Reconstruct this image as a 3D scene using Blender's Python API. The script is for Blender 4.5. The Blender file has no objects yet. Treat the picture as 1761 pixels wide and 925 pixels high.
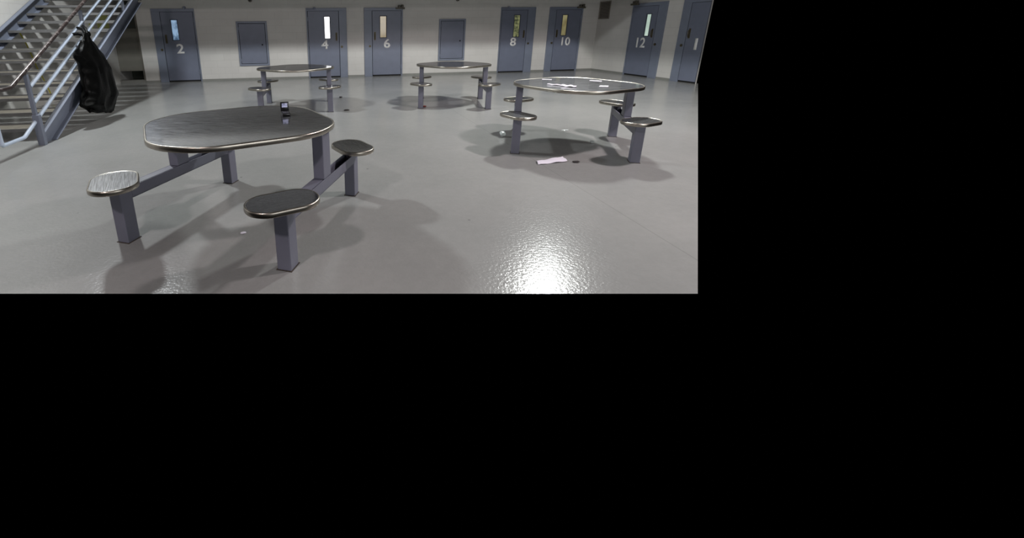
import bpy, bmesh, math, random
from mathutils import Vector, Matrix
random.seed(7)
sc = bpy.context.scene
COL = sc.collection

# ------------------------------------------------------------------ camera
# axes: X runs along the rear wall, Y towards it, Z up; the camera stands at the origin
YAW, PITCH, ROLL = 0.153185, 0.289522, -0.012424
F_PX, CX, CY, W_PX, H_PX = 715.03, 638.476, 265.870, 1761.0, 925.0
cd = bpy.data.cameras.new('camera')
cam = bpy.data.objects.new('camera', cd); COL.objects.link(cam)
rt, up, fw = Vector((1, 0, 0)), Vector((0, math.sin(PITCH), math.cos(PITCH))), Vector((0, math.cos(PITCH), -math.sin(PITCH)))
r2 = math.cos(ROLL)*rt + math.sin(ROLL)*up
u2 = -math.sin(ROLL)*rt + math.cos(ROLL)*up
M = Matrix((r2, u2, -fw)).transposed()
M = Matrix.Rotation(-YAW, 3, 'Z') @ M
cam.matrix_world = Matrix.Translation((0, 0, 1.36888)) @ M.to_4x4()
cd.sensor_fit = 'HORIZONTAL'; cd.sensor_width = 36.0
cd.lens = F_PX*36.0/W_PX
cd.shift_x = (W_PX/2-CX)/W_PX
cd.shift_y = -(H_PX/2-CY)/W_PX
cd.clip_start = 0.05
sc.camera = cam

# ------------------------------------------------------------------ world, exposure
w = bpy.data.worlds.new('world'); sc.world = w; w.use_nodes = True
w.node_tree.nodes['Background'].inputs[0].default_value = (0, 0, 0, 1)
w.node_tree.nodes['Background'].inputs[1].default_value = 0.0
sc.view_settings.view_transform = 'Standard'
sc.view_settings.look = 'None'
sc.view_settings.exposure = 0.0
sc.view_settings.gamma = 1.0
sc.view_settings.use_curve_mapping = False

# ------------------------------------------------------------------ lamps hung from the ceiling
LAMP_Z = 4.3
COOL, WARM, BLUISH = (0.97, 1.0, 0.97), (1.0, 0.89, 0.905), (0.955, 1.0, 1.015)
LAMPS = [(-3.25, 6.9, 820, BLUISH, 172), (4.72, 6.95, 960, COOL, 142), (5.0, 2.9, 735, WARM, 150), (-2.6, -0.85, 465, WARM, 172)]
for i, (x, y, p, c, cone) in enumerate(LAMPS):
    ld = bpy.data.lights.new('lamp_light', 'SPOT')
    ld.energy = p; ld.color = c; ld.shadow_soft_size = 0.19
    ld.spot_size = math.radians(cone); ld.spot_blend = 0.05
    lo = bpy.data.objects.new('lamp_light', ld); COL.objects.link(lo)
    lo.location = (x, y, LAMP_Z)

# added soft fill behind the viewer to lift the rear wall; no window there
al = bpy.data.lights.new('added_rear_fill', 'AREA'); al.shape = 'RECTANGLE'; al.size = 6; al.size_y = 1.8
al.energy = 260; al.color = (0.97, 0.99, 1.0)
ao = bpy.data.objects.new('added_rear_fill', al); COL.objects.link(ao)
ao.location = (5.0, -5.9, 1.9); ao.rotation_euler = (math.radians(90), 0, 0)

# ------------------------------------------------------------------ helpers
def srgb(r, g, b):
    f = lambda c: (c/255)/12.92 if c/255 <= 0.04045 else ((c/255+0.055)/1.055)**2.4
    return (f(r), f(g), f(b), 1)

def mat(name, col, rough=0.5, metal=0.0, spec=0.5, noise=0.0, nscale=8.0, bump=0.0, bscale=60.0, rvar=0.0, col2=None, thr=None):
    m = bpy.data.materials.new(name); m.use_nodes = True
    nt = m.node_tree; b = nt.nodes['Principled BSDF']
    b.inputs['Base Color'].default_value = col
    b.inputs['Roughness'].default_value = rough
    b.inputs['Metallic'].default_value = metal
    b.inputs['Specular IOR Level'].default_value = spec
    tc = nt.nodes.new('ShaderNodeTexCoord')
    if noise or rvar or col2:
        n = nt.nodes.new('ShaderNodeTexNoise'); n.inputs['Scale'].default_value = nscale
        n.inputs['Detail'].default_value = 5
        nt.links.new(tc.outputs['Object'], n.inputs['Vector'])
        cr = nt.nodes.new('ShaderNodeValToRGB')
        lo, hi = thr if thr else (0.3, 0.7)
        cr.color_ramp.elements[0].position = lo; cr.color_ramp.elements[1].position = hi
        k = 1-noise
        cr.color_ramp.elements[0].color = (col[0]*k, col[1]*k, col[2]*k, 1)
        cr.color_ramp.elements[1].color = col2 or (min(1, col[0]*(1+noise)), min(1, col[1]*(1+noise)), min(1, col[2]*(1+noise)), 1)
        nt.links.new(n.outputs['Fac'], cr.inputs['Fac'])
        nt.links.new(cr.outputs['Color'], b.inputs['Base Color'])
        if rvar:
            mr = nt.nodes.new('ShaderNodeMapRange')
            mr.inputs['To Min'].default_value = rough-rvar; mr.inputs['To Max'].default_value = rough+rvar
            mr.inputs['From Min'].default_value = 0.3; mr.inputs['From Max'].default_value = 0.7
            nt.links.new(n.outputs['Fac'], mr.inputs['Value'])
            nt.links.new(mr.outputs['Result'], b.inputs['Roughness'])
    if bump:
        n2 = nt.nodes.new('ShaderNodeTexNoise'); n2.inputs['Scale'].default_value = bscale
        n2.inputs['Detail'].default_value = 2
        nt.links.new(tc.outputs['Object'], n2.inputs['Vector'])
        bp = nt.nodes.new('ShaderNodeBump'); bp.inputs['Strength'].default_value = bump
        bp.inputs['Distance'].default_value = 0.01
        nt.links.new(n2.outputs['Fac'], bp.inputs['Height'])
        nt.links.new(bp.outputs['Normal'], b.inputs['Normal'])
    return m

def block_mat(name, col, mortar, axis):
    m = mat(name, col, 0.6, spec=0.25); nt = m.node_tree; b = nt.nodes['Principled BSDF']
    tc = nt.nodes.new('ShaderNodeTexCoord'); sp = nt.nodes.new('ShaderNodeSeparateXYZ'); cb = nt.nodes.new('ShaderNodeCombineXYZ')
    nt.links.new(tc.outputs['Object'], sp.inputs[0])
    nt.links.new(sp.outputs[axis], cb.inputs[0]); nt.links.new(sp.outputs[2], cb.inputs[1])
    br = nt.nodes.new('ShaderNodeTexBrick')
    br.inputs['Scale'].default_value = 1.0
    br.inputs['Brick Width'].default_value = 0.39; br.inputs['Row Height'].default_value = 0.193
    br.inputs['Mortar Size'].default_value = 0.006; br.inputs['Mortar Smooth'].default_value = 0.6
    br.inputs['Color1'].default_value = col
    br.inputs['Color2'].default_value = (col[0]*0.96, col[1]*0.96, col[2]*0.96, 1)
    br.inputs['Mortar'].default_value = mortar
    nt.links.new(cb.outputs[0], br.inputs['Vector'])
    n = nt.nodes.new('ShaderNodeTexNoise'); n.inputs['Scale'].default_value = 1.3; n.inputs['Detail'].default_value = 6
    nt.links.new(tc.outputs['Object'], n.inputs['Vector'])
    mx = nt.nodes.new('ShaderNodeMix'); mx.data_type = 'RGBA'; mx.blend_type = 'MULTIPLY'
    mr = nt.nodes.new('ShaderNodeMapRange'); mr.inputs['From Min'].default_value = 0.35; mr.inputs['From Max'].default_value = 0.65
    mr.inputs['To Min'].default_value = 0.93; mr.inputs['To Max'].default_value = 1.0
    nt.links.new(n.outputs['Fac'], mr.inputs['Value'])
    mx.inputs[0].default_value = 1.0
    nt.links.new(br.outputs['Color'], mx.inputs[6]); nt.links.new(mr.outputs['Result'], mx.inputs[7])
    nt.links.new(mx.outputs[2], b.inputs['Base Color'])
    bp = nt.nodes.new('ShaderNodeBump'); bp.inputs['Strength'].default_value = 0.2; bp.inputs['Distance'].default_value = 0.005; bp.invert = True
    nt.links.new(br.outputs['Fac'], bp.inputs['Height']); nt.links.new(bp.outputs['Normal'], b.inputs['Normal'])
    return m

def floor_mat():
    m = mat('floor_paint', (0.3, 0.3, 0.28, 1), 0.185, spec=0.33); nt = m.node_tree; b = nt.nodes['Principled BSDF']
    tc = nt.nodes.new('ShaderNodeTexCoord')
    n = nt.nodes.new('ShaderNodeTexNoise'); n.inputs['Scale'].default_value = 0.7; n.inputs['Detail'].default_value = 8; n.inputs['Roughness'].default_value = 0.6
    nt.links.new(tc.outputs['Object'], n.inputs['Vector'])
    cr = nt.nodes.new('ShaderNodeValToRGB'); cr.color_ramp.elements[0].position = 0.35; cr.color_ramp.elements[1].position = 0.65
    cr.color_ramp.elements[0].color = FLOOR_A; cr.color_ramp.elements[1].color = FLOOR_B
    nt.links.new(n.outputs['Fac'], cr.inputs['Fac'])
    # fine scuffs
    n3 = nt.nodes.new('ShaderNodeTexNoise'); n3.inputs['Scale'].default_value = 14; n3.inputs['Detail'].default_value = 8; n3.inputs['Roughness'].default_value = 0.75
    nt.links.new(tc.outputs['Object'], n3.inputs['Vector'])
    m3 = nt.nodes.new('ShaderNodeMapRange'); m3.inputs['From Min'].default_value = 0.3; m3.inputs['From Max'].default_value = 0.7
    m3.inputs['To Min'].default_value = 0.95; m3.inputs['To Max'].default_value = 1.04
    nt.links.new(n3.outputs['Fac'], m3.inputs['Value'])
    # pits and specks
    vo = nt.nodes.new('ShaderNodeTexVoronoi'); vo.inputs['Scale'].default_value = 2.3; vo.inputs['Randomness'].default_value = 1.0
    nt.links.new(tc.outputs['Object'], vo.inputs['Vector'])
    m4 = nt.nodes.new('ShaderNodeMapRange'); m4.inputs['From Min'].default_value = 0.015; m4.inputs['From Max'].default_value = 0.035
    m4.inputs['To Min'].default_value = 0.55; m4.inputs['To Max'].default_value = 1.0
    nt.links.new(vo.outputs['Distance'], m4.inputs['Value'])
    # the slab joint: a thin line close to X = 2.35
    sp = nt.nodes.new('ShaderNodeSeparateXYZ'); nt.links.new(tc.outputs['Object'], sp.inputs[0])
    def ma(op, a, bb):
        q = nt.nodes.new('ShaderNodeMath'); q.operation = op
        for i, v in enumerate((a, bb)):
            if isinstance(v, (int, float)): q.inputs[i].default_value = v
            elif v is not None: nt.links.new(v, q.inputs[i])
        return q.outputs[0]
    off = ma('ADD', ma('MULTIPLY', sp.outputs[1], -0.0497), sp.outputs[0])       # x - .0497 y
    d = ma('ABSOLUTE', ma('SUBTRACT', off, 2.212), None)
    m5 = nt.nodes.new('ShaderNodeMapRange'); m5.inputs['From Min'].default_value = 0.001; m5.inputs['From Max'].default_value = 0.006
    m5.inputs['To Min'].default_value = 0.8; m5.inputs['To Max'].default_value = 1.0
    nt.links.new(d, m5.inputs['Value'])
    val = ma('MULTIPLY', ma('MULTIPLY', m3.outputs[0], m4.outputs[0]), m5.outputs[0])
    mx = nt.nodes.new('ShaderNodeMix'); mx.data_type = 'RGBA'; mx.blend_type = 'MULTIPLY'; mx.inputs[0].default_value = 1.0
    nt.links.new(cr.outputs['Color'], mx.inputs[6]); nt.links.new(val, mx.inputs[7])
    nt.links.new(mx.outputs[2], b.inputs['Base Color'])
    nb = nt.nodes.new('ShaderNodeTexNoise'); nb.inputs['Scale'].default_value = 48; nb.inputs['Detail'].default_value = 3
    nt.links.new(tc.outputs['Object'], nb.inputs['Vector'])
    bp = nt.nodes.new('ShaderNodeBump'); bp.inputs['Strength'].default_value = 0.5; bp.inputs['Distance'].default_value = 0.003
    nt.links.new(nb.outputs['Fac'], bp.inputs['Height']); nt.links.new(bp.outputs['Normal'], b.inputs['Normal'])
    return m

def steel_mat(name, base=(0.42, 0.42, 0.43, 1), rough=0.085, smudge=0.025, broad=0.36, mixlo=0.08, mixhi=0.42):
    m = mat(name, base, rough, metal=1.0); nt = m.node_tree; b = nt.nodes['Principled BSDF']
    tc = nt.nodes.new('ShaderNodeTexCoord')
    mp = nt.nodes.new('ShaderNodeMapping'); mp.inputs['Scale'].default_value = (2.0, 45, 1)
    nt.links.new(tc.outputs['Object'], mp.inputs[0])
    n = nt.nodes.new('ShaderNodeTexNoise'); n.inputs['Scale'].default_value = 3; n.inputs['Detail'].default_value = 6
    nt.links.new(mp.outputs[0], n.inputs['Vector'])
    n2 = nt.nodes.new('ShaderNodeTexNoise'); n2.inputs['Scale'].default_value = 4; n2.inputs['Detail'].default_value = 7; n2.inputs['Roughness'].default_value = 0.65
    nt.links.new(tc.outputs['Object'], n2.inputs['Vector'])
    ad = nt.nodes.new('ShaderNodeMath'); ad.operation = 'ADD'
    nt.links.new(n.outputs['Fac'], ad.inputs[0]); nt.links.new(n2.outputs['Fac'], ad.inputs[1])
    mr = nt.nodes.new('ShaderNodeMapRange'); mr.inputs['From Min'].default_value = 0.7; mr.inputs['From Max'].default_value = 1.3
    mr.inputs['To Min'].default_value = rough-smudge; mr.inputs['To Max'].default_value = rough+smudge
    nt.links.new(ad.outputs[0], mr.inputs['Value']); nt.links.new(mr.outputs[0], b.inputs['Roughness'])
    cr = nt.nodes.new('ShaderNodeValToRGB'); cr.color_ramp.elements[0].position = 0.35; cr.color_ramp.elements[1].position = 0.65
    cr.color_ramp.elements[0].color = (base[0]*0.9, base[1]*0.9, base[2]*0.9, 1); cr.color_ramp.elements[1].color = base
    nt.links.new(n2.outputs['Fac'], cr.inputs['Fac']); nt.links.new(cr.outputs[0], b.inputs['Base Color'])
    # worn brushed finish: a sharp and a broad lobe together
    b2 = nt.nodes.new('ShaderNodeBsdfPrincipled'); b2.inputs['Metallic'].default_value = 1; b2.inputs['Roughness'].default_value = broad
    nt.links.new(cr.outputs[0], b2.inputs['Base Color'])
    ms = nt.nodes.new('ShaderNodeMixShader')
    mr2 = nt.nodes.new('ShaderNodeMapRange'); mr2.inputs['From Min'].default_value = 0.35; mr2.inputs['From Max'].default_value = 0.65
    mr2.inputs['To Min'].default_value = mixlo; mr2.inputs['To Max'].default_value = mixhi
    nt.links.new(n.outputs['Fac'], mr2.inputs['Value']); nt.links.new(mr2.outputs[0], ms.inputs[0])
    nt.links.new(b.outputs[0], ms.inputs[1]); nt.links.new(b2.outputs[0], ms.inputs[2])
    nt.links.new(ms.outputs[0], nt.nodes['Material Output'].inputs['Surface'])
    return m

def emit_mat(name, c1, c2, strength, axis='Z', scale=3.0):
    m = bpy.data.materials.new(name); m.use_nodes = True; nt = m.node_tree; b = nt.nodes['Principled BSDF']
    b.inputs['Base Color'].default_value = (0.02, 0.02, 0.02, 1); b.inputs['Roughness'].default_value = 0.1
    tc = nt.nodes.new('ShaderNodeTexCoord'); n = nt.nodes.new('ShaderNodeTexNoise'); n.inputs['Scale'].default_value = scale; n.inputs['Detail'].default_value = 2
    nt.links.new(tc.outputs['Object'], n.inputs['Vector'])
    cr = nt.nodes.new('ShaderNodeValToRGB'); cr.color_ramp.elements[0].position = 0.38; cr.color_ramp.elements[1].position = 0.62
    cr.color_ramp.elements[0].color = c1; cr.color_ramp.elements[1].color = c2
    nt.links.new(n.outputs['Fac'], cr.inputs['Fac']); nt.links.new(cr.outputs[0], b.inputs['Emission Color'])
    b.inputs['Emission Strength'].default_value = strength
    return m

FLOOR_A, FLOOR_B = srgb(137, 138, 136), srgb(147, 147, 145)
MF = floor_mat()
WALLC, MORT = srgb(194, 192, 188), srgb(184, 182, 178)
MWX = block_mat('painted_block_rear', WALLC, MORT, 0)
MWY = block_mat('painted_block_side', WALLC, MORT, 1)
MCEIL = mat('dark_deck', srgb(70, 70, 68), 0.8, noise=0.1)
MSLAB = mat('painted_slab', srgb(150, 148, 143), 0.7, noise=0.05)
MBASE = mat('grey_base_paint', srgb(120, 121, 116), 0.5, noise=0.06)
MDOOR = mat('blue_grey_door_paint', srgb(99, 105, 121), 0.42, noise=0.05, nscale=5)
MFRAME = mat('blue_grey_frame_paint', srgb(106, 113, 128), 0.42, noise=0.05, nscale=5)
MGAP = mat('black_gap', srgb(14, 14, 15), 0.9)
MNUM = mat('white_numeral_paint', srgb(228, 228, 226), 0.6, noise=0.03)
MBRASS = mat('worn_brass', srgb(84, 78, 60), 0.45, metal=0.6, noise=0.15, nscale=30)
MTUBE = mat('lavender_grey_tube_paint', srgb(103, 104, 117), 0.45, noise=0.06, nscale=6, bump=0.05, bscale=80)
MSTEEL = steel_mat('brushed_stainless_top', (0.46, 0.46, 0.485, 1))
MSEATM = steel_mat('brushed_stainless_seat', (0.42, 0.42, 0.43, 1), 0.09, 0.03, 0.31, 0.18, 0.45)
MRIM = mat('polished_steel_rim', srgb(170, 164, 154), 0.33, metal=1.0, noise=0.12, nscale=12)
MSTAIR = mat('blue_grey_stair_paint', srgb(108, 114, 128), 0.42, noise=0.05, nscale=5)
MRAIL = mat('pale_blue_rail_paint', srgb(176, 188, 204), 0.25, noise=0.05, nscale=6)
MHAND = mat('worn_brown_handrail', srgb(60, 50, 48), 0.3, metal=0.3, noise=0.2, nscale=22, col2=srgb(128, 120, 118), thr=(0.5, 0.72))
MLIP = mat('worn_grey_lip', srgb(88, 88, 88), 0.5, noise=0.1, nscale=9)
MTREAD = mat('concrete_tread', srgb(92, 87, 77), 0.8, noise=0.18, nscale=10)
MBAG = mat('black_bag_plastic', srgb(2, 2, 2), 0.4, spec=0.08, bump=0.5, bscale=9)
MPAPER = mat('white_paper', srgb(225, 220, 230), 0.8, noise=0.03)
MRUST = mat('rusty_grime', srgb(62, 54, 47), 0.9, noise=0.3, nscale=40)

def link(name, me, m, parent=None):
    o = bpy.data.objects.new(name, me); COL.objects.link(o)
    if m is not None and len(me.materials) == 0:
        me.materials.append(m)
    if parent is not None: o.parent = parent
    return o

def bm_obj(name, bm, m, parent=None, smooth=False):
    bmesh.ops.recalc_face_normals(bm, faces=bm.faces)
    me = bpy.data.meshes.new(name); bm.to_mesh(me); bm.free()
    if smooth:
        for p in me.polygons: p.use_smooth = True
        try: me.set_sharp_from_angle(angle=math.radians(40))
        except Exception: pass
    return link(name, me, m, parent)

def addbox(bm, x0, x1, y0, y1, z0, z1, bev=0.0, rot=None):
    r = bmesh.ops.create_cube(bm, size=1.0)
    vs = r['verts']
    for v in vs:
        v.co = Vector(((x0+x1)/2+v.co.x*(x1-x0), (y0+y1)/2+v.co.y*(y1-y0), (z0+z1)/2+v.co.z*(z1-z0)))
    if bev:
        es = list({e for v in vs for e in v.link_edges})
        bmesh.ops.bevel(bm, geom=es, offset=bev, segments=2, affect='EDGES', profile=0.5)

def box(name, x0, x1, y0, y1, z0, z1, m, parent=None, bev=0.0):
    bm = bmesh.new(); addbox(bm, x0, x1, y0, y1, z0, z1, bev); return bm_obj(name, bm, m, parent)

def tube(bm, pts, r, seg=12, cap=True):
    pts = [Vector(p) for p in pts]; rings = []
    for i, p in enumerate(pts):
        if i == 0: d = pts[1]-p
        elif i == len(pts)-1: d = p-pts[-2]
        else: d = (pts[i+1]-p).normalized()+(p-pts[i-1]).normalized()
        d.normalize()
        a = Vector((1, 0, 0)) if abs(d.x) < 0.9 else Vector((0, 1, 0))
        s = (a-d*a.dot(d)).normalized(); t = d.cross(s)
        rings.append([bm.verts.new(p+r*(math.cos(2*math.pi*k/seg)*s+math.sin(2*math.pi*k/seg)*t)) for k in range(seg)])
    for a, b in zip(rings, rings[1:]):
        for k in range(seg): bm.faces.new((a[k], a[(k+1) % seg], b[(k+1) % seg], b[k]))
    if cap: bm.faces.new(rings[0][::-1]); bm.faces.new(rings[-1])

def prism(bm, poly, y0, y1, f):
    """poly in two coords, extruded from y0 to y1; f maps (a, b, y) to a point"""
    A = [bm.verts.new(f(a, b, y0)) for a, b in poly]; B = [bm.verts.new(f(a, b, y1)) for a, b in poly]
    n = len(poly)
    bm.faces.new(A[::-1]); bm.faces.new(B)
    for i in range(n): bm.faces.new((A[i], A[(i+1) % n], B[(i+1) % n], B[i]))

def outline(lines, r, inset, seg=6):
    """convex shape from support lines (angle, distance), corners rounded with radius r, moved in by inset"""
    n = len(lines); pts = []
    for i in range(n):
        a1, d1 = lines[i]; a2, d2 = lines[(i+1) % n]
        d1 -= r; d2 -= r                       # centre of the fillet
        det = math.sin(a2-a1)
        cx = (d1*math.sin(a2)-d2*math.sin(a1))/det; cy = (d2*math.cos(a1)-d1*math.cos(a2))/det
        rr = r-inset
        for k in range(seg+1):
            a = a1+((a2-a1) % (2*math.pi))*k/seg
            pts.append((cx+rr*math.cos(a), cy+rr*math.sin(a)))
    return pts

def loft(bm, rings, capb=True, capt=True):
    R = [[bm.verts.new(p) for p in ring] for ring in rings]
    n = len(R[0])
    for a, b in zip(R, R[1:]):
        for i in range(n): bm.faces.new((a[i], a[(i+1) % n], b[(i+1) % n], b[i]))
    if capb: bm.faces.new(R[0][::-1])
    if capt: bm.faces.new(R[-1])

def thing(name, label, cat, loc=(0, 0, 0), rz=0.0, group=None, kind=None):
    o = bpy.data.objects.new(name, None); COL.objects.link(o)
    o.location = loc; o.rotation_euler = (0, 0, rz); o.empty_display_size = 0.1
    return tag(o, label, cat, group, kind)

def tag(o, label=None, cat=None, group=None, kind=None):
    if label: o['label'] = label
    if cat: o['category'] = cat
    if group: o['group'] = group
    if kind: o['kind'] = kind
    return o

# ------------------------------------------------------------------ room shell
YB = 13.05      # rear wall face
XR = 9.61       # right wall face
XL = -5.27      # left wall face
YE = 9.08       # the right wall is seen up to here
H = 5.1
bm = bmesh.new()
fl = [(-5.45, 2.935), (2.009, 1.626), (9.80, 9.175), (9.80, 13.2), (-5.45, 13.9)]
bm.faces.new([bm.verts.new((x, y, 0)) for x, y in fl])
tag(bm_obj('floor', bm, MF), 'glossy grey painted concrete floor of the dayroom', 'floor', kind='structure')
bm = bmesh.new()
addbox(bm, -4.56, XR+0.2, YB, YB+0.2, 0, H); addbox(bm, XL, -4.56, YB, YB+0.2, 2.35, H)
tag(bm_obj('wall_back', bm, MWX), 'white painted block wall holding five cell doors', 'wall', kind='structure')
tag(box('wall_right', XR, XR+0.03, YE-0.01, YB, 0, H, MWY), 'white painted block wall with a vent beside cell door 12', 'wall', kind='structure')
tag(box('wall_left', XL-0.2, XL, 1.9, 14.1, 0, H, MWY), 'painted block wall behind the steel stairs', 'wall', kind='structure')
tag(box('wall_front', -5.5, 9.8, -6.2, -6.0, 0, H, MWX), 'painted block wall behind the viewer', 'wall', kind='structure')
tag(box('ceiling', -5.5, 9.85, -6.2, 13.3, H, H+0.1, MCEIL), 'dark ceiling deck over the dayroom', 'ceiling', kind='structure')
bm = bmesh.new()
addbox(bm, -5.27, XR, 10.143, YB, 2.5, 2.68); addbox(bm, 7.03, XR, 4.0, 10.143, 2.5, 2.68)
tag(bm_obj('ceiling_walkway', bm, MSLAB), 'upper tier walkway slab over the cell doors', 'walkway', kind='structure')
# shower recess behind the stairs
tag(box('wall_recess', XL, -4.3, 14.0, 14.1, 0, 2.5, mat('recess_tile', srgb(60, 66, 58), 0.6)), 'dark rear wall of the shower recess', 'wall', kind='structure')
tag(box('trim_1', XL, -4.562, YB+0.02, YB+0.18, 0, 0.085, MBASE), 'low grey curb across the shower recess', 'curb', kind='structure')
MPART = mat('partition_panel', srgb(98, 96, 88), 0.6, noise=0.05)
tag(box('shower_partition', XL, -4.61, YB+0.13, YB+0.17, 0.33, 1.51, MPART, bev=0.004), 'grey half height shower partition left of cell door 2', 'partition')
tag(box('door_jamb', -4.61, -4.562, YB+0.001, YB+0.19, 0.085, 2.35, mat('dark_jamb', srgb(92, 88, 80), 0.6)), 'narrow grey jamb at the shower recess edge left of door 2', 'jamb')

MBX = MBASE
# baseboards between the doors
DB = [(-4.154, -3.005), (0.119, 1.312), (1.84, 3.035), (6.21, 7.385), (7.865, 9.035)]
xs = [-4.56]+[v for d in DB for v in d]+[XR]
for k in range(0, len(xs), 2):
    tag(box('baseboard_back', xs[k], xs[k+1], YB-0.008, YB, 0, 0.055, MBASE), kind='structure')
DR = [(1.52, 2.745), (3.237, 4.04)]      # distances from the corner along the right wall
ys = [0]+[v for d in DR for v in d]
for a, b in ((0, 1.52), (2.745, 3.237)):
    tag(box('baseboard_right', XR-0.008, XR, YB-b, YB-a, 0, 0.055, MBASE), kind='structure')

# ------------------------------------------------------------------ numerals
def numeral(txt, name, parent, cx, z0, wd, ht, y, m=MNUM):
    cu = bpy.data.curves.new('n', 'FONT'); cu.body = txt; cu.size = 1; cu.extrude = 0.0; cu.offset = 0.022
    cu.space_character = 1.05
    ob = bpy.data.objects.new('n', cu); COL.objects.link(ob)
    dg = bpy.context.evaluated_depsgraph_get()
    me = bpy.data.meshes.new_from_object(ob.evaluated_get(dg))
    bpy.data.objects.remove(ob); bpy.data.curves.remove(cu)
    X = [v.co.x for v in me.vertices]; Y = [v.co.y for v in me.vertices]
    x0, x1, y0, y1 = min(X), max(X), min(Y), max(Y)
    bm = bmesh.new(); bm.from_mesh(me); bpy.data.meshes.remove(me)
    r = bmesh.ops.extrude_face_region(bm, geom=list(bm.faces))
    ev = [g for g in r['geom'] if isinstance(g, bmesh.types.BMVert)]
    for v in ev: v.co.z = 1
    for v in bm.verts:
        a = (v.co.x-x0)/(x1-x0); b = (v.co.y-y0)/(y1-y0); d = v.co.z
        v.co = Vector((cx-wd/2+a*wd, y-0.003*d, z0+b*ht))
    return bm_obj(name, bm, m, parent)

WIN = {
 2: emit_mat('pane_blue_daylight', srgb(60, 84, 110), srgb(140, 170, 200), 0.9, scale=6),
 4: emit_mat('pane_white_daylight', srgb(255, 255, 255), srgb(255, 255, 255), 3.0),
 6: emit_mat('pane_tan_light', srgb(116, 96, 52), srgb(132, 112, 68), 0.9),
 8: emit_mat('pane_green_light', srgb(48, 54, 38), srgb(118, 120, 84), 1.0, scale=9),
 10: emit_mat('pane_olive_light', srgb(88, 76, 42), srgb(128, 122, 88), 1.0, scale=2),
 12: emit_mat('pane_pale_light', srgb(165, 185, 172), srgb(180, 200, 188), 1.0),
 14: MGAP}

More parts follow.
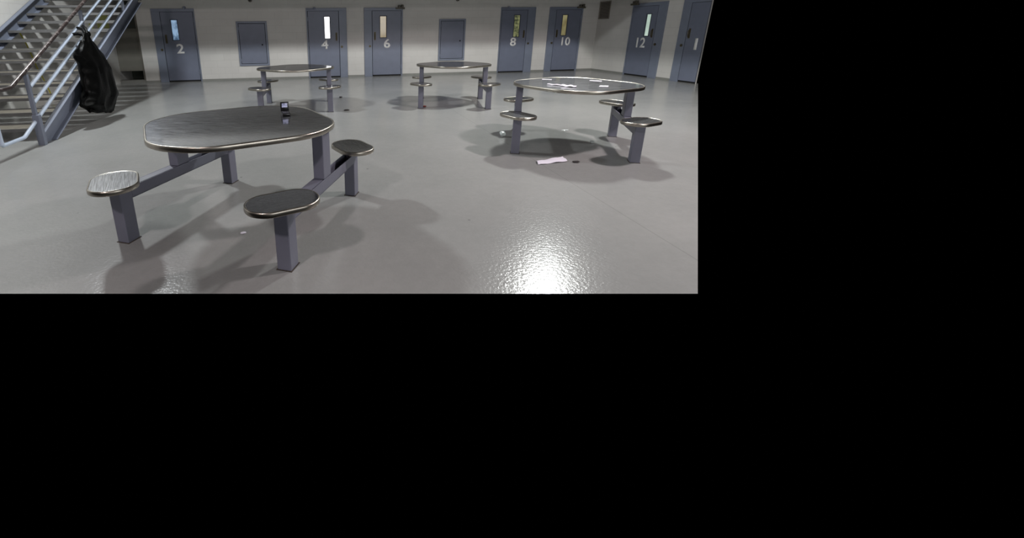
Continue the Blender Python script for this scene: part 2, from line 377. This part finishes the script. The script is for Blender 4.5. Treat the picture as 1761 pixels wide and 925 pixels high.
def cell_door(n, w0, w1, p0, p1, latch, win, num, closer, loc, rz, cut=None, label=''):
    """local x along the wall, the wall face at y = 0, the room at negative y"""
    t = thing('door_%d' % n, label, 'door', loc, rz, kind='structure')
    top = 2.03
    # frame: two jambs, head, the wide lock panel on the latch side
    bm = bmesh.new()
    addbox(bm, w0, w1, -0.035, 0.02, 1.945, top, 0.004)
    addbox(bm, w0, p0-0.014, -0.035, 0.02, 0, 1.945, 0.004)
    if cut is None: addbox(bm, p1+0.014, w1, -0.035, 0.02, 0, 1.945, 0.004)
    bm_obj('door_frame', bm, MFRAME, t)
    box('gap', p0-0.014, p1+(0.014 if cut is None else 0), -0.008, 0.01, 0, 1.945, MGAP, t)
    # leaf with the window opening: four boxes round it
    lf0, lf1 = p0, p1
    bm = bmesh.new()
    z0, z1 = 0.045, 1.937
    if win:
        a, b, c, d = win
        addbox(bm, lf0, a, -0.028, 0.0, z0, z1); addbox(bm, b, lf1, -0.028, 0.0, z0, z1)
        addbox(bm, a, b, -0.028, 0.0, z0, c); addbox(bm, a, b, -0.028, 0.0, d, z1)
    else:
        addbox(bm, lf0, lf1, -0.028, 0.0, z0, z1, 0.003)
    leaf = bm_obj('door_leaf', bm, MDOOR, t)
    if win:
        bm = bmesh.new(); e = 0.022
        addbox(bm, a-e, a, -0.036, -0.02, c-e, d+e, 0.003); addbox(bm, b, b+e, -0.036, -0.02, c-e, d+e, 0.003)
        addbox(bm, a, b, -0.036, -0.02, c-e, c, 0.003); addbox(bm, a, b, -0.036, -0.02, d, d+e, 0.003)
        bm_obj('window_frame', bm, mat('dark_window_trim', srgb(58, 62, 74), 0.5) if n == 2 else bpy.data.materials['dark_window_trim'], leaf)
        box('window_pane', a, b, -0.014, -0.008, c, d, WIN[n], leaf)
    if num:
        numeral(num[0], 'numeral', leaf, num[1], num[2], num[3], num[4], -0.028)
    # lock panel seam and key cylinder
    if latch == 'L': s0, s1, hx, hingex = w0+0.025, p0-0.02, p0+0.075, p1
    else: s0, s1, hx, hingex = p1+0.02, w1-0.025, p1-0.075, p0
    if cut is None or latch == 'L':
        lp = bmesh.new(); addbox(lp, s0, s1, -0.0375, -0.034, 0.03, 0.745, 0.001)
        addbox(lp, s0, s1, -0.0375, -0.034, 0.752, 1.90, 0.001); bm_obj('lock_panel', lp, MFRAME, t)
        k = bmesh.new(); kc = (s0+s1)/2+(0.04 if latch == 'L' else -0.04)
        tube(k, [(kc, -0.037, 0.915), (kc, -0.052, 0.915)], 0.034, 16); tube(k, [(kc, -0.05, 0.915), (kc, -0.058, 0.915)], 0.018, 12)
        bm_obj('lock_cylinder', k, MBRASS, t, True)
    # pull handle: plate, two posts, grip
    hb = bmesh.new(); addbox(hb, hx-0.028, hx+0.028, -0.031, -0.027, 1.09, 1.33, 0.002)
    bm_obj('handle_plate', hb, MBRASS, leaf)
    hg = bmesh.new(); tube(hg, [(hx, -0.03, 1.12), (hx, -0.07, 1.135), (hx, -0.075, 1.21), (hx, -0.07, 1.285), (hx, -0.03, 1.30)], 0.009, 10)
    bm_obj('handle', hg, MBRASS, leaf, True)
    if cut is None or latch == 'R':
        for hz in (0.28, 1.0, 1.72):
            h = bmesh.new(); tube(h, [(hingex, -0.04, hz-0.06), (hingex, -0.04, hz+0.06)], 0.012, 10)
            bm_obj('hinge', h, MFRAME, t, True)
    if closer == 'big':
        cx = hingex-0.03 if latch == 'L' else hingex+0.06
        c = bmesh.new(); addbox(c, cx-0.14, cx+0.13, -0.10, -0.03, 1.985, 2.035, 0.006)
        addbox(c, cx-0.07, cx-0.01, -0.10, -0.035, 2.03, 2.10, 0.01); addbox(c, cx+0.02, cx+0.09, -0.11, -0.035, 2.03, 2.11, 0.012)
        tube(c, [(cx+0.05, -0.07, 2.07), (cx+0.05, -0.13, 2.06)], 0.022, 12)
        bm_obj('position_switch', c, mat('switch_bronze', srgb(74, 70, 60), 0.5, noise=0.2, nscale=30) if not bpy.data.materials.get('switch_bronze') else bpy.data.materials['switch_bronze'], t, True)
    elif closer == 'arm':
        c = bmesh.new(); addbox(c, hingex-0.02, hingex+0.25, -0.06, -0.032, 1.975, 2.0, 0.004)
        tube(c, [(hingex+0.2, -0.045, 2.0), (hingex+0.2, -0.045, 2.05)], 0.03, 12)
        bm_obj('position_switch', c, MDOOR, t, True)
    elif closer:
        c = bmesh.new(); tube(c, [(closer, -0.0, 2.05), (closer, -0.06, 2.05)], 0.04, 14); tube(c, [(closer, -0.05, 2.05), (closer, -0.09, 2.045)], 0.025, 12)
        bm_obj('position_switch', c, MFRAME, t, True)
    return t

O = (0, YB, 0)
cell_door(2, -4.154, -3.005, -3.915, -3.05, 'L', (-3.655, -3.495, 1.18, 1.72), ('2', -3.50, 0.805, 0.20, 0.27), -3.25, O, 0, label='blue-grey steel cell door numbered 2 with a bluish window, next to the stairs')
cell_door(4, 0.119, 1.312, 0.17, 1.07, 'R', (0.655, 0.80, 1.165, 1.777), ('4', 0.633, 0.855, 0.21, 0.265), 'arm', O, 0, label='blue-grey steel cell door numbered 4 with a glaring white window')
cell_door(6, 1.84, 3.035, 2.095, 2.98, 'L', (2.335, 2.52, 1.17, 1.782), ('6', 2.545, 0.85, 0.20, 0.278), 'big', O, 0, label='blue-grey steel cell door numbered 6 with a tan lit window')
cell_door(8, 6.21, 7.385, 6.25, 7.105, 'R', (6.675, 6.86, 1.13, 1.782), ('8', 6.69, 0.838, 0.20, 0.267), 'arm', O, 0, label='blue-grey steel cell door numbered 8 with a greenish window')
cell_door(10, 7.865, 9.035, 8.11, 8.97, 'L', (8.34, 8.505, 1.155, 1.78), ('10', 8.545, 0.825, 0.305, 0.27), 'big', O, 0, label='blue-grey steel cell door numbered 10 nearest the room corner on the rear wall')
ORt = (XR, YB, 0)
cell_door(12, 1.52, 2.745, 1.565, 2.455, 'R', (2.105, 2.25, 1.14, 1.717), ('12', 2.03, 0.812, 0.325, 0.28), 'big', ORt, -math.pi/2, label='blue-grey steel cell door numbered 12 on the right wall beside the vent')
cell_door(14, 3.237, 3.975, 3.485, 3.975, 'L', None, ('1', 3.80, 0.82, 0.075, 0.275), None, ORt, -math.pi/2, cut=True, label='blue-grey cell door at the right edge of the photo, only a numeral 1 showing')

# ------------------------------------------------------------------ access panels
def access_panel(x0, x1, z0, z1, label):
    t = thing('access_panel', label, 'panel', (0, YB, 0), group='wall access panels')
    bm = bmesh.new(); e = 0.055
    addbox(bm, x0, x1, -0.03, 0, z1-e, z1, 0.004); addbox(bm, x0, x1, -0.03, 0, z0, z0+e, 0.004)
    addbox(bm, x0, x0+e, -0.03, 0, z0+e, z1-e, 0.004); addbox(bm, x1-e, x1, -0.03, 0, z0+e, z1-e, 0.004)
    bm_obj('panel_frame', bm, MFRAME, t)
    box('gap', x0+e, x1-e, -0.008, -0.002, z0+e, z1-e, MGAP, t)
    lf = box('panel_door', x0+e+0.012, x1-e-0.012, -0.026, -0.004, z0+e+0.012, z1-e-0.012, MDOOR, t, 0.003)
    k = bmesh.new(); kx, kz = x1-0.17, (z0+z1)/2-0.03
    tube(k, [(kx, -0.024, kz), (kx, -0.04, kz)], 0.022, 14); bm_obj('latch_knob', k, MGAP, lf, True)
    for hz in (z0+0.17, z1-0.2):
        h = bmesh.new(); tube(h, [(x0+e+0.006, -0.032, hz-0.04), (x0+e+0.006, -0.032, hz+0.04)], 0.009, 8); bm_obj('hinge', h, MFRAME, lf, True)
    return t
access_panel(-1.895, -1.028, 0.41, 1.673, 'blue-grey steel access panel on the rear wall between doors 2 and 4')
access_panel(4.195, 5.06, 0.43, 1.692, 'blue-grey steel access panel on the rear wall between doors 6 and 8')

# vent on the right wall
t = thing('wall_vent', 'small grey louvred vent high on the right wall by the corner', 'vent', (XR, YB, 0), -math.pi/2)
MV = mat('vent_grey', srgb(118, 112, 104), 0.55)
bm = bmesh.new(); a, b, c, d = 0.05, 0.545, 1.64, 2.18; e = 0.03
addbox(bm, a, b, -0.02, 0, d-e, d, 0.003); addbox(bm, a, b, -0.02, 0, c, c+e, 0.003)
addbox(bm, a, a+e, -0.02, 0, c+e, d-e, 0.003); addbox(bm, b-e, b, -0.02, 0, c+e, d-e, 0.003); bm_obj('vent_frame', bm, MV, t)
box('backing', a+e, b-e, -0.004, -0.001, c+e, d-e, mat('vent_inside', srgb(60, 56, 52), 0.8), t)
bm = bmesh.new(); n = 22
for k in range(n):
    z = c+e+(d-c-2*e)*(k+0.5)/n
    addbox(bm, a+e, b-e, -0.016, -0.006, z-0.006, z+0.004)
bm_obj('louvres', bm, MV, t)

# round wall fixtures just at the top of the photo
for x, z, lb in ((-1.44, 2.25, 'small dark round fixture on the wall above the panel beside door 4'), (4.765, 2.262, 'small dark round fixture on the wall above the panel beside door 8')):
    t = thing('wall_fixture', lb, 'fixture', (x, YB, z), group='round wall fixtures')
    k = bmesh.new(); tube(k, [(0, 0, 0), (0, -0.015, 0)], 0.06, 20); bm_obj('base_plate', k, MV, t, True)
    k = bmesh.new(); tube(k, [(0, -0.015, 0), (0, -0.06, 0), (0, -0.075, 0)], 0.042, 16); bm_obj('lens', k, mat('dark_lens', srgb(45, 42, 40), 0.3), t, True)

# ------------------------------------------------------------------ table units
PI = math.pi
TOPL = [(k*PI/4, 0.70 if k % 2 == 0 else 0.625) for k in range(8)]
SEATL = []
for k in range(8):
    SEATL.append((k*PI/4, {0: 0.215, 2: 0.145, 4: 0.215, 6: 0.145}.get(k, 0.197)))
HT, HS = 0.744, 0.452

def slab(lines, r, th, lip, name, m, mrim, parent, z):
    rimbm = bmesh.new()
    R = []
    for ins, dz in ((0.012, -th+0.004), (0.004, -th), (0.0, -th+0.005), (0.0, -0.008), (0.002, -0.003), (0.007, 0.0), (lip, 0.0), (lip+0.004, -0.0025)):
        R.append([(x, y, z+dz) for x, y in outline(lines, r, ins)])
    loft(rimbm, R, False, False)
    ob = bmesh.new()
    ring = lambda ins, dz: [(x, y, z+dz) for x, y in outline(lines, r, ins)]
    loft(ob, [ring(0.013, -th+0.0035), ring(0.013, -0.004), ring(lip+0.0035, -0.0024)])
    top = bm_obj(name, ob, m, parent)
    bm_obj('rim', rimbm, mrim, top, True)
    return top

def table_unit(x, y, rz, label, legs=None, seats=None, topoff=(0, 0), bolts=False):
    t = thing('table_with_stools', label, 'table', (x, y, 0), rz, 'steel four-stool tables bolted to the floor')
    legs = legs or [(sx*0.6, sy*0.585) for sx in (-1, 1) for sy in (-1, 1)]
    seats = seats or [(sx*0.6, sy*0.60) for sx in (-1, 1) for sy in (-1, 1)]
    holder = thing('tmp', None, None)
    tp = slab(TOPL, 0.40, 0.036, 0.010, 'tabletop', MSTEEL, MRIM, t, 0)
    tp.location = (topoff[0], topoff[1], HT)
    bpy.data.objects.remove(holder)
    for i, (lx, ly) in enumerate(legs):
        sx, sy = (-1, -1, 1, 1)[i], (-1, 1, -1, 1)[i]
        lg = bmesh.new(); addbox(lg, lx-0.046, lx+0.046, ly-0.05, ly+0.05, 0.0, HS-0.034, 0.006)
        leg = bm_obj('leg', lg, MTUBE, t)
        g = bmesh.new(); addbox(g, lx-0.052, lx+0.052, ly-0.056, ly+0.056, 0.0, 0.004, 0.001); bm_obj('base_plate', g, MRUST, leg)
        # small gusset under the seat towards the table middle
        gs = bmesh.new(); prism(gs, [(ly-sy*0.05, HS-0.036), (ly-sy*0.05, HS-0.13), (ly-sy*0.13, HS-0.036)], lx-0.004, lx+0.004, lambda a, b, c: (c, a, b)); bm_obj('gusset', gs, MTUBE, leg)
        st = slab(SEATL, 0.13, 0.034, 0.008, 'seat', MSEATM, MRIM, t, 0)
        st.location = (seats[i][0], seats[i][1], HS); st.rotation_euler = (0, 0, (PI/4 if sx*sy < 0 else -PI/4))
    for s in (-1, 1):
        la = [l for l in legs if l[0]*s > 0]; bx = sum(l[0] for l in la)/2
        y0, y1 = min(l[1] for l in la)+0.05, max(l[1] for l in la)-0.05
        b = bmesh.new(); w_ = 0.044; zb, zt = 0.297, 0.378
        addbox(b, bx-w_, bx+w_, y0, y1, zb, zb+0.006)                 # channel floor
        addbox(b, bx-w_, bx-w_+0.006, y0, y1, zb, zt, 0.001); addbox(b, bx+w_-0.006, bx+w_, y0, y1, zb, zt, 0.001)
        addbox(b, bx-w_+0.006, bx+w_-0.014, y0, 0.11, zt-0.006, zt-0.001)   # cover plate, a slit left at one side
        addbox(b, bx-w_+0.006, bx+w_-0.006, y0, y0+0.02, zb, zt-0.001)
        beam = bm_obj('beam', b, MTUBE, t)
        if bolts and s < 0:
            for vy, vz in ((-0.05, 0.355), (0.02, 0.315)):
                q = bmesh.new(); tube(q, [(bx-0.075, vy, vz), (bx+0.075, vy, vz)], 0.008, 8)
                tube(q, [(bx-0.066, vy, vz), (bx-0.056, vy, vz)], 0.015, 6); tube(q, [(bx+0.056, vy, vz), (bx+0.066, vy, vz)], 0.015, 6)
                bm_obj('bolt', q, MGAP, beam)
        p = bmesh.new(); addbox(p, bx-0.04, bx+0.04, -0.03, 0.10, zt, HT-0.034, 0.006); bm_obj('post', p, MTUBE, t)
        pp = bmesh.new(); addbox(pp, bx-0.055, bx+0.055, -0.07, 0.14, HT-0.042, HT-0.034, 0.002); bm_obj('mounting_plate', pp, MTUBE, t)
    return t

table_unit(-0.457, 3.039, -0.4433, 'nearest steel table with four round-ended stools, a phone lying on it',
           legs=[(-0.645, -0.535), (-0.645, 0.655), (0.585, -0.555), (0.575, 0.66)],
           seats=[(-0.63, -0.578), (-0.63, 0.64), (0.60, -0.590), (0.605, 0.62)], topoff=(-0.05, 0.03))
table_unit(3.145, 4.533, -0.4888, 'steel four-stool table at the right with papers scattered on its top', topoff=(0.02, 0), bolts=True)
table_unit(-0.162, 7.935, -0.0415, 'far steel four-stool table standing in front of cell door 4', topoff=(0, -0.02))
table_unit(2.795, 7.713, -0.285, 'far steel four-stool table standing between doors 6 and 8', topoff=(0, 0.05))

# ------------------------------------------------------------------ stairs (run towards the rear wall)
SX, SY = -3.42, 6.068
def sp_(h, z, x): return (x, SY+h, z)
st = thing('staircase', 'blue-grey steel stair with open risers and a worn brown handrail at the left wall', 'stairs', (0, 0, 0))
def stringer(x0, x1, side):
    # channel: web plus top and bottom flanges turned outwards
    b = bmesh.new(); L = 4.05; k = 0.493
    def pr(z_off0, z_off1, xa, xb, h0=-0.02):
        prism(b, [(h0, max(0, k*h0+z_off0)), (L, k*L+z_off0), (L, k*L+z_off1), (h0, k*h0+z_off1)], xa, xb, lambda a, c, d: (d, SY+a, c))
    web = (x0, x0+0.008) if side < 0 else (x1-0.008, x1)
    prism(b, [(-0.25, 0.0), (0.0, 0.0), (L, k*L), (L, k*L+0.268), (-0.25, 0.142)], web[0], web[1], lambda a, c, d: (d, SY+a, c))
    prism(b, [(-0.25, 0.13), (L, k*L+0.256), (L, k*L+0.268), (-0.25, 0.142)], x0, x1, lambda a, c, d: (d, SY+a, c))
    prism(b, [(0.0, 0.0), (L, k*L), (L, k*L+0.012), (0.0, 0.012)], x0, x1, lambda a, c, d: (d, SY+a, c))
    return bm_obj('stringer', b, MSTAIR, st)
stringer(SX-0.03, SX+0.05, -1)
stringer(XL+0.01, XL+0.09, -1)
TX0, TX1 = XL+0.03, SX-0.03
for k in range(1, 17):
    h = 0.035+0.3285*(k-1); z = 0.1605*k+0.005
    if z > 2.1: break
    b = bmesh.new(); addbox(b, TX0, TX1, SY+h+0.004, SY+h+0.295, z-0.035, z, 0.003)
    tr = bm_obj('tread', b, MTREAD, st)
    b = bmesh.new(); addbox(b, TX0, TX1, SY+h-0.003, SY+h+0.004, z-0.042, z+0.001, 0.001)
    addbox(b, TX0, TX1, SY+h+0.295, SY+h+0.301, z-0.035, z+0.018, 0.001)
    bm_obj('nosing', b, MLIP, tr)
# railing on the room side
RX = SX+0.0
rl = st
def P(h, off, k=0.5): return (RX, SY+h, k*h+off)
hoff = 1.06
def rail_off(o): return o
for name_, off in (('rail', 0.855), ('rail', 0.652)):
    b = bmesh.new(); tube(b, [P(-0.22, off, 0.497), P(4.0, off, 0.497)], 0.024, 14); bm_obj('rail', b, MRAIL, rl, True)
b = bmesh.new(); tube(b, [P(-0.20, 0.452, 0.5), P(4.0, 0.452, 0.497)], 0.024, 14); bm_obj('rail', b, MRAIL, rl, True)
b = bmesh.new(); tube(b, [(RX, SY-0.24, 0.33), (RX, SY-0.54, 0.178), (RX, SY-0.57, 0.172), (RX, SY-0.93, 0.172), (RX, SY-0.95, 0.19), (RX, SY-0.95, 0.74)], 0.023, 14)
bm_obj('lower_rail', b, MRAIL, rl, True)
b = bmesh.new(); tube(b, [(RX, SY-0.95, 0.74), (RX, SY-0.93, 0.77), (RX, SY-0.60, 0.773), (RX, SY-0.55, 0.79), P(0.0, hoff, 0.5), P(4.0, hoff, 0.5)], 0.025, 14)
bm_obj('handrail', b, MHAND, rl, True)
for h, z0 in ((-0.25, 0.0), (1.42, 0.95), (3.13, 1.78)):
    b = bmesh.new(); r_ = 0.024
    addbox(b, RX+0.052-0.075, RX+0.052-0.03, SY+h-0.022, SY+h+0.022, z0, 0.5*h+hoff-0.035, 0.004) if h > 0 else addbox(b, RX-0.024, RX+0.056, SY+h-0.04, SY+h+0.02, z0, 0.5*h+0.52, 0.004)
    if h < 0: addbox(b, RX-0.022, RX+0.024, SY+h-0.02, SY+h+0.02, 0.5*h+0.5, 0.5*h+hoff-0.035, 0.004)
    po = bm_obj('post', b, MSTAIR, rl)
    b = bmesh.new(); tube(b, [(RX, SY+h, 0.5*h+hoff-0.06), (RX, SY+h, 0.5*h+hoff-0.012)], 0.009, 8); bm_obj('bracket', b, MHAND, po, True)

# yellow tape trailing behind the treads
bm = bmesh.new()
pts = [(9.0, 1.43), (9.1, 1.22), (9.22, 0.97), (9.30, 0.76), (9.42, 0.45), (9.50, 0.24), (9.56, 0.05)]
prev = None
for i, (y, z) in enumerate(pts):
    dx = 0.012*math.sin(i*1.7)
    a = [bm.verts.new((XL+0.05+dx+q, y+0.022*s, z)) for s in (-1, 1) for q in (0, 0.002)]
    if prev:
        bm.faces.new((prev[0], prev[2], a[2], a[0])); bm.faces.new((prev[1], a[1], a[3], prev[3]))
        bm.faces.new((prev[0], a[0], a[1], prev[1])); bm.faces.new((prev[2], prev[3], a[3], a[2]))
    else: bm.faces.new((a[0], a[1], a[3], a[2]))
    prev = a
bm.faces.new((prev[0], prev[2], prev[3], prev[1]))
tag(bm_obj('caution_tape', bm, mat('yellow_tape', srgb(168, 160, 30), 0.5)), 'yellow plastic tape trailing down behind the stair treads', 'tape')

MYG = mat('pale_yellow_green', srgb(205, 208, 130), 0.6)  # thin pale yellow-green boxes set on the left wall behind the treads
for y0, y1, z0, z1, lb in ((12.3, 12.98, 1.52, 1.9, 'larger pale yellow-green patch on the left wall, seen through the upper stair treads'), (11.85, 12.06, 1.48, 1.67, 'smaller pale yellow-green patch on the left wall, seen through the upper stair treads')):
    tag(box('yellow_green_patch', XL, XL+0.008, y0, y1, z0, z1, MYG), lb, 'colour_patch')

# ------------------------------------------------------------------ black bag tied to the rail
BR = [(7.109, 1.377, 7.216, 1.377), (7.015, 1.278, 7.265, 1.273), (6.88, 1.198, 7.414, 1.172), (6.733, 1.122, 7.53, 1.067), (6.694, 1.067, 7.588, 1.009), (6.804, 0.978, 7.611, 0.914), (6.833, 0.884, 7.655, 0.816), (6.825, 0.783, 7.692, 0.697), (6.806, 0.657, 7.753, 0.524), (6.772, 0.532, 7.81, 0.387), (6.66, 0.44, 7.68, 0.306), (6.64, 0.37, 7.525, 0.212), (6.808, 0.281, 7.452, 0.146), (6.807, 0.237, 7.419, 0.123)]
bag = thing('trash_bag', 'black plastic trash bag tied to the stair railing, hanging just above the floor', 'bag', (SX+0.17, 7.2, 0.12))
bm = bmesh.new(); rings = []
N = 40
def interp(t):
    f = t*(len(BR)-1); i = min(int(f), len(BR)-2); f -= i
    return [BR[i][k]*(1-f)+BR[i+1][k]*f for k in range(4)]
NR = 44
for j in range(NR+1):
    t = j/NR; yl, zl, yr, zr = interp(t)
    cy, cz = (yl+yr)/2, (zl+zr)/2; hw = (yr-yl)/2; sl = (zr-zl)/2
    th = (0.03+0.11*min(1, t*2.2))*(1-0.35*max(0, t-0.85)/0.15)
    ring = []
    for k in range(N):
        a = 2*PI*k/N; c, s = math.cos(a), math.sin(a)
        fold = 1+0.16*math.sin(5*a+3*t+1)*(0.4+t*0.5)+0.08*math.sin(11*a-7*t)+0.05*math.sin(17*a+9*t)
        edge = 1+0.02*math.sin(9*t*6+a*2)
        ring.append((s*th*fold, (cy-7.2)+c*hw*edge, cz+sl*c-0.12+0.012*math.sin(7*a+t*20)))
    rings.append(ring)
loft(bm, rings)
bm_obj('bag_body', bm, MBAG, bag, True)
bm = bmesh.new()
for a, b_, c_ in (((0, -0.03, 1.24), (-0.06, 0.02, 1.32), (-0.15, 0.06, 1.345)), ((0, 0.02, 1.24), (-0.05, 0.08, 1.34), (-0.10, 0.13, 1.37)), ((0, -0.02, 1.22), (-0.1, -0.06, 1.26), (-0.17, -0.1, 1.25))):
    tube(bm, [a, b_, c_], 0.022, 8)
bmesh.ops.create_icosphere(bm, subdivisions=2, radius=0.05, matrix=Matrix.Translation((0, 0, 1.25)))
bm_obj('knot', bm, MBAG, bag, True)

# ------------------------------------------------------------------ small things
# flip phone on the nearest table
ph = thing('cell_phone', 'small black phone with a bluish screen on the nearest table', 'phone', (-0.17, 3.31, HT), 0.15); ph.scale = (1.25, 1.3, 1.2)
bm = bmesh.new(); addbox(bm, -0.026, 0.026, -0.055, 0.05, 0.0, 0.016, 0.005); bm_obj('phone_body', bm, mat('black_phone_plastic', srgb(16, 16, 18), 0.3), ph, True)
bm = bmesh.new()
addbox(bm, -0.027, 0.027, 0.036, 0.05, 0.012, 0.075, 0.004)
lid = bm_obj('phone_lid', bm, bpy.data.materials['black_phone_plastic'], ph, True)
box('screen', -0.017, 0.017, 0.0335, 0.0362, 0.04, 0.066, emit_mat('phone_screen', srgb(70, 74, 120), srgb(165, 165, 200), 0.8, scale=60), lid)
bm = bmesh.new()
for i in range(3):
    for j in range(4): addbox(bm, -0.02+i*0.014, -0.009+i*0.014, -0.045+j*0.018, -0.034+j*0.018, 0.0155, 0.0172, 0.0005)
bm_obj('keypad', bm, mat('phone_keys', srgb(70, 70, 76), 0.4), ph)

def sheet(name, pts, z, label, cat, bend=0.01, group=None, m=MPAPER, nx=10, ny=6):
    """crumpled quad sheet with a little thickness; pts = four corners (x, y)"""
    bm = bmesh.new(); G = []
    A, B, C, D = [Vector((p[0], p[1], 0)) for p in pts]
    for i in range(nx+1):
        row = []
        for j in range(ny+1):
            u, v = i/nx, j/ny
            q = (A*(1-u)+B*u)*(1-v)+(D*(1-u)+C*u)*v
            q.z = z+0.0015+bend*(abs(math.sin(3.1*v+0.6*u))*0.7+0.4*math.sin(6*u+1)**2)
            row.append(bm.verts.new(q))
        G.append(row)
    for i in range(nx):
        for j in range(ny): bm.faces.new((G[i][j], G[i+1][j], G[i+1][j+1], G[i][j+1]))
    r = bmesh.ops.extrude_face_region(bm, geom=list(bm.faces))
    for g in r['geom']:
        if isinstance(g, bmesh.types.BMVert): g.co.z -= 0.0012
    zmin = min(v.co.z for v in bm.verts)
    for v in bm.verts: v.co.z -= zmin-z
    return tag(bm_obj(name, bm, m, None, True), label, cat, group)
sheet('folded_paper', [(2.359, 3.825), (2.716, 3.862), (2.765, 4.02), (2.401, 3.939)], 0, 'white folded paper lying on the floor in front of the right table', 'paper', 0.02)
g = 'papers on the right table'
sheet('paper_sheet', [(2.80, 4.50), (2.90, 4.36), (2.865, 4.345), (2.77, 4.49)], HT, 'narrow white paper on the right table, left end of the long row', 'paper', 0.012, g)
sheet('paper_sheet', [(2.885, 4.36), (2.965, 4.22), (2.92, 4.17), (2.83, 4.31)], HT, 'crumpled white paper nearest the middle of the right table', 'paper', 0.02, g)
sheet('paper_sheet', [(3.29, 4.268), (3.36, 4.224), (3.287, 4.141), (3.211, 4.186)], HT, 'small flat paper nearest the right stools on the right table', 'paper', 0.002, g)
sheet('paper_sheet', [(3.52, 4.75), (3.60, 4.65), (3.54, 4.59), (3.46, 4.70)], HT, 'small flat paper on the far right of the right table', 'paper', 0.002, g)
sheet('paper_sheet', [(3.028, 5.02), (3.117, 4.95), (3.08, 4.90), (2.99, 4.97)], HT, 'small flat paper at the far edge of the right table', 'paper', 0.002, g)

def crumple(name, x, y, r, m, label, cat, flat=0.6, seed=0, group=None, sx=1.0):
    rnd = random.Random(seed); bm = bmesh.new(); bmesh.ops.create_icosphere(bm, subdivisions=2, radius=r)
    for v in bm.verts:
        v.co *= rnd.uniform(0.7, 1.15); v.co.z *= flat; v.co.x *= sx
    zm = min(v.co.z for v in bm.verts)
    for v in bm.verts: v.co += Vector((x, y, -zm))
    return tag(bm_obj(name, bm, m), label, cat, group)
MDARK = mat('dark_scrap', srgb(38, 32, 30), 0.8)
MRED = mat('red_scrap', srgb(120, 52, 46), 0.7)
MCLR = mat('pale_wrap', srgb(190, 198, 196), 0.25)
crumple('paper_scrap', -0.499, 2.786, 0.016, MPAPER, 'tiny white paper scrap on the floor under the nearest table', 'scrap', 0.3, 1, sx=1.4)
crumple('plastic_wrap', 2.535, 5.02, 0.045, MCLR, 'crumpled pale plastic wrap on the floor beside the right table left stools', 'wrap', 0.8, 2)
crumple('paper_wad', 3.469, 4.502, 0.026, MCLR, 'small pale wad on the floor below the middle of the right table', 'scrap', 0.7, 3)
crumple('dark_scrap', 2.795, 3.834, 0.03, MDARK, 'thin dark scrap on the floor right of the folded paper', 'scrap', 0.25, 4, sx=1.5)
crumple('dark_scrap', 0.726, 8.894, 0.035, MDARK, 'dark scrap on the floor right of the table by door 4, farther one', 'scrap', 0.4, 5)
crumple('dark_scrap', 0.699, 7.373, 0.04, MDARK, 'flat dark scrap on the floor right of the table by door 4, nearer one', 'scrap', 0.25, 6, sx=1.4)
crumple('red_scrap', 2.155, 7.407, 0.04, MRED, 'reddish scrap on the floor by the left stool post of the far middle table', 'scrap', 0.4, 7)
crumple('paper_fleck', 3.555, 5.19, 0.03, MCLR, 'flat pale fleck on the floor behind the middle of the right table', 'scrap', 0.12, 8, sx=1.8)

# ------------------------------------------------------------------ lamp housings (above the view, mirrored in the steel and the floor)
MLH = mat('lamp_housing', srgb(60, 60, 60), 0.5)
for i, (x, y, p, c, cone) in enumerate(LAMPS):
    t = thing('ceiling_lamp', 'high-bay lamp hanging from the dark ceiling', 'lamp', (x, y, LAMP_Z), group='high-bay ceiling lamps')
    bm = bmesh.new()
    prof = [(0.24, 0.12), (0.25, 0.13), (0.2, 0.3), (0.1, 0.42), (0.08, 0.6)]
    loft(bm, [[(r*math.cos(2*PI*k/24), r*math.sin(2*PI*k/24), z) for k in range(24)] for r, z in prof])
    bm_obj('housing', bm, MLH, t, True)
    bm = bmesh.new(); tube(bm, [(0, 0, 0.6), (0, 0, H-LAMP_Z)], 0.015, 8); bm_obj('stem', bm, MLH, t, True)
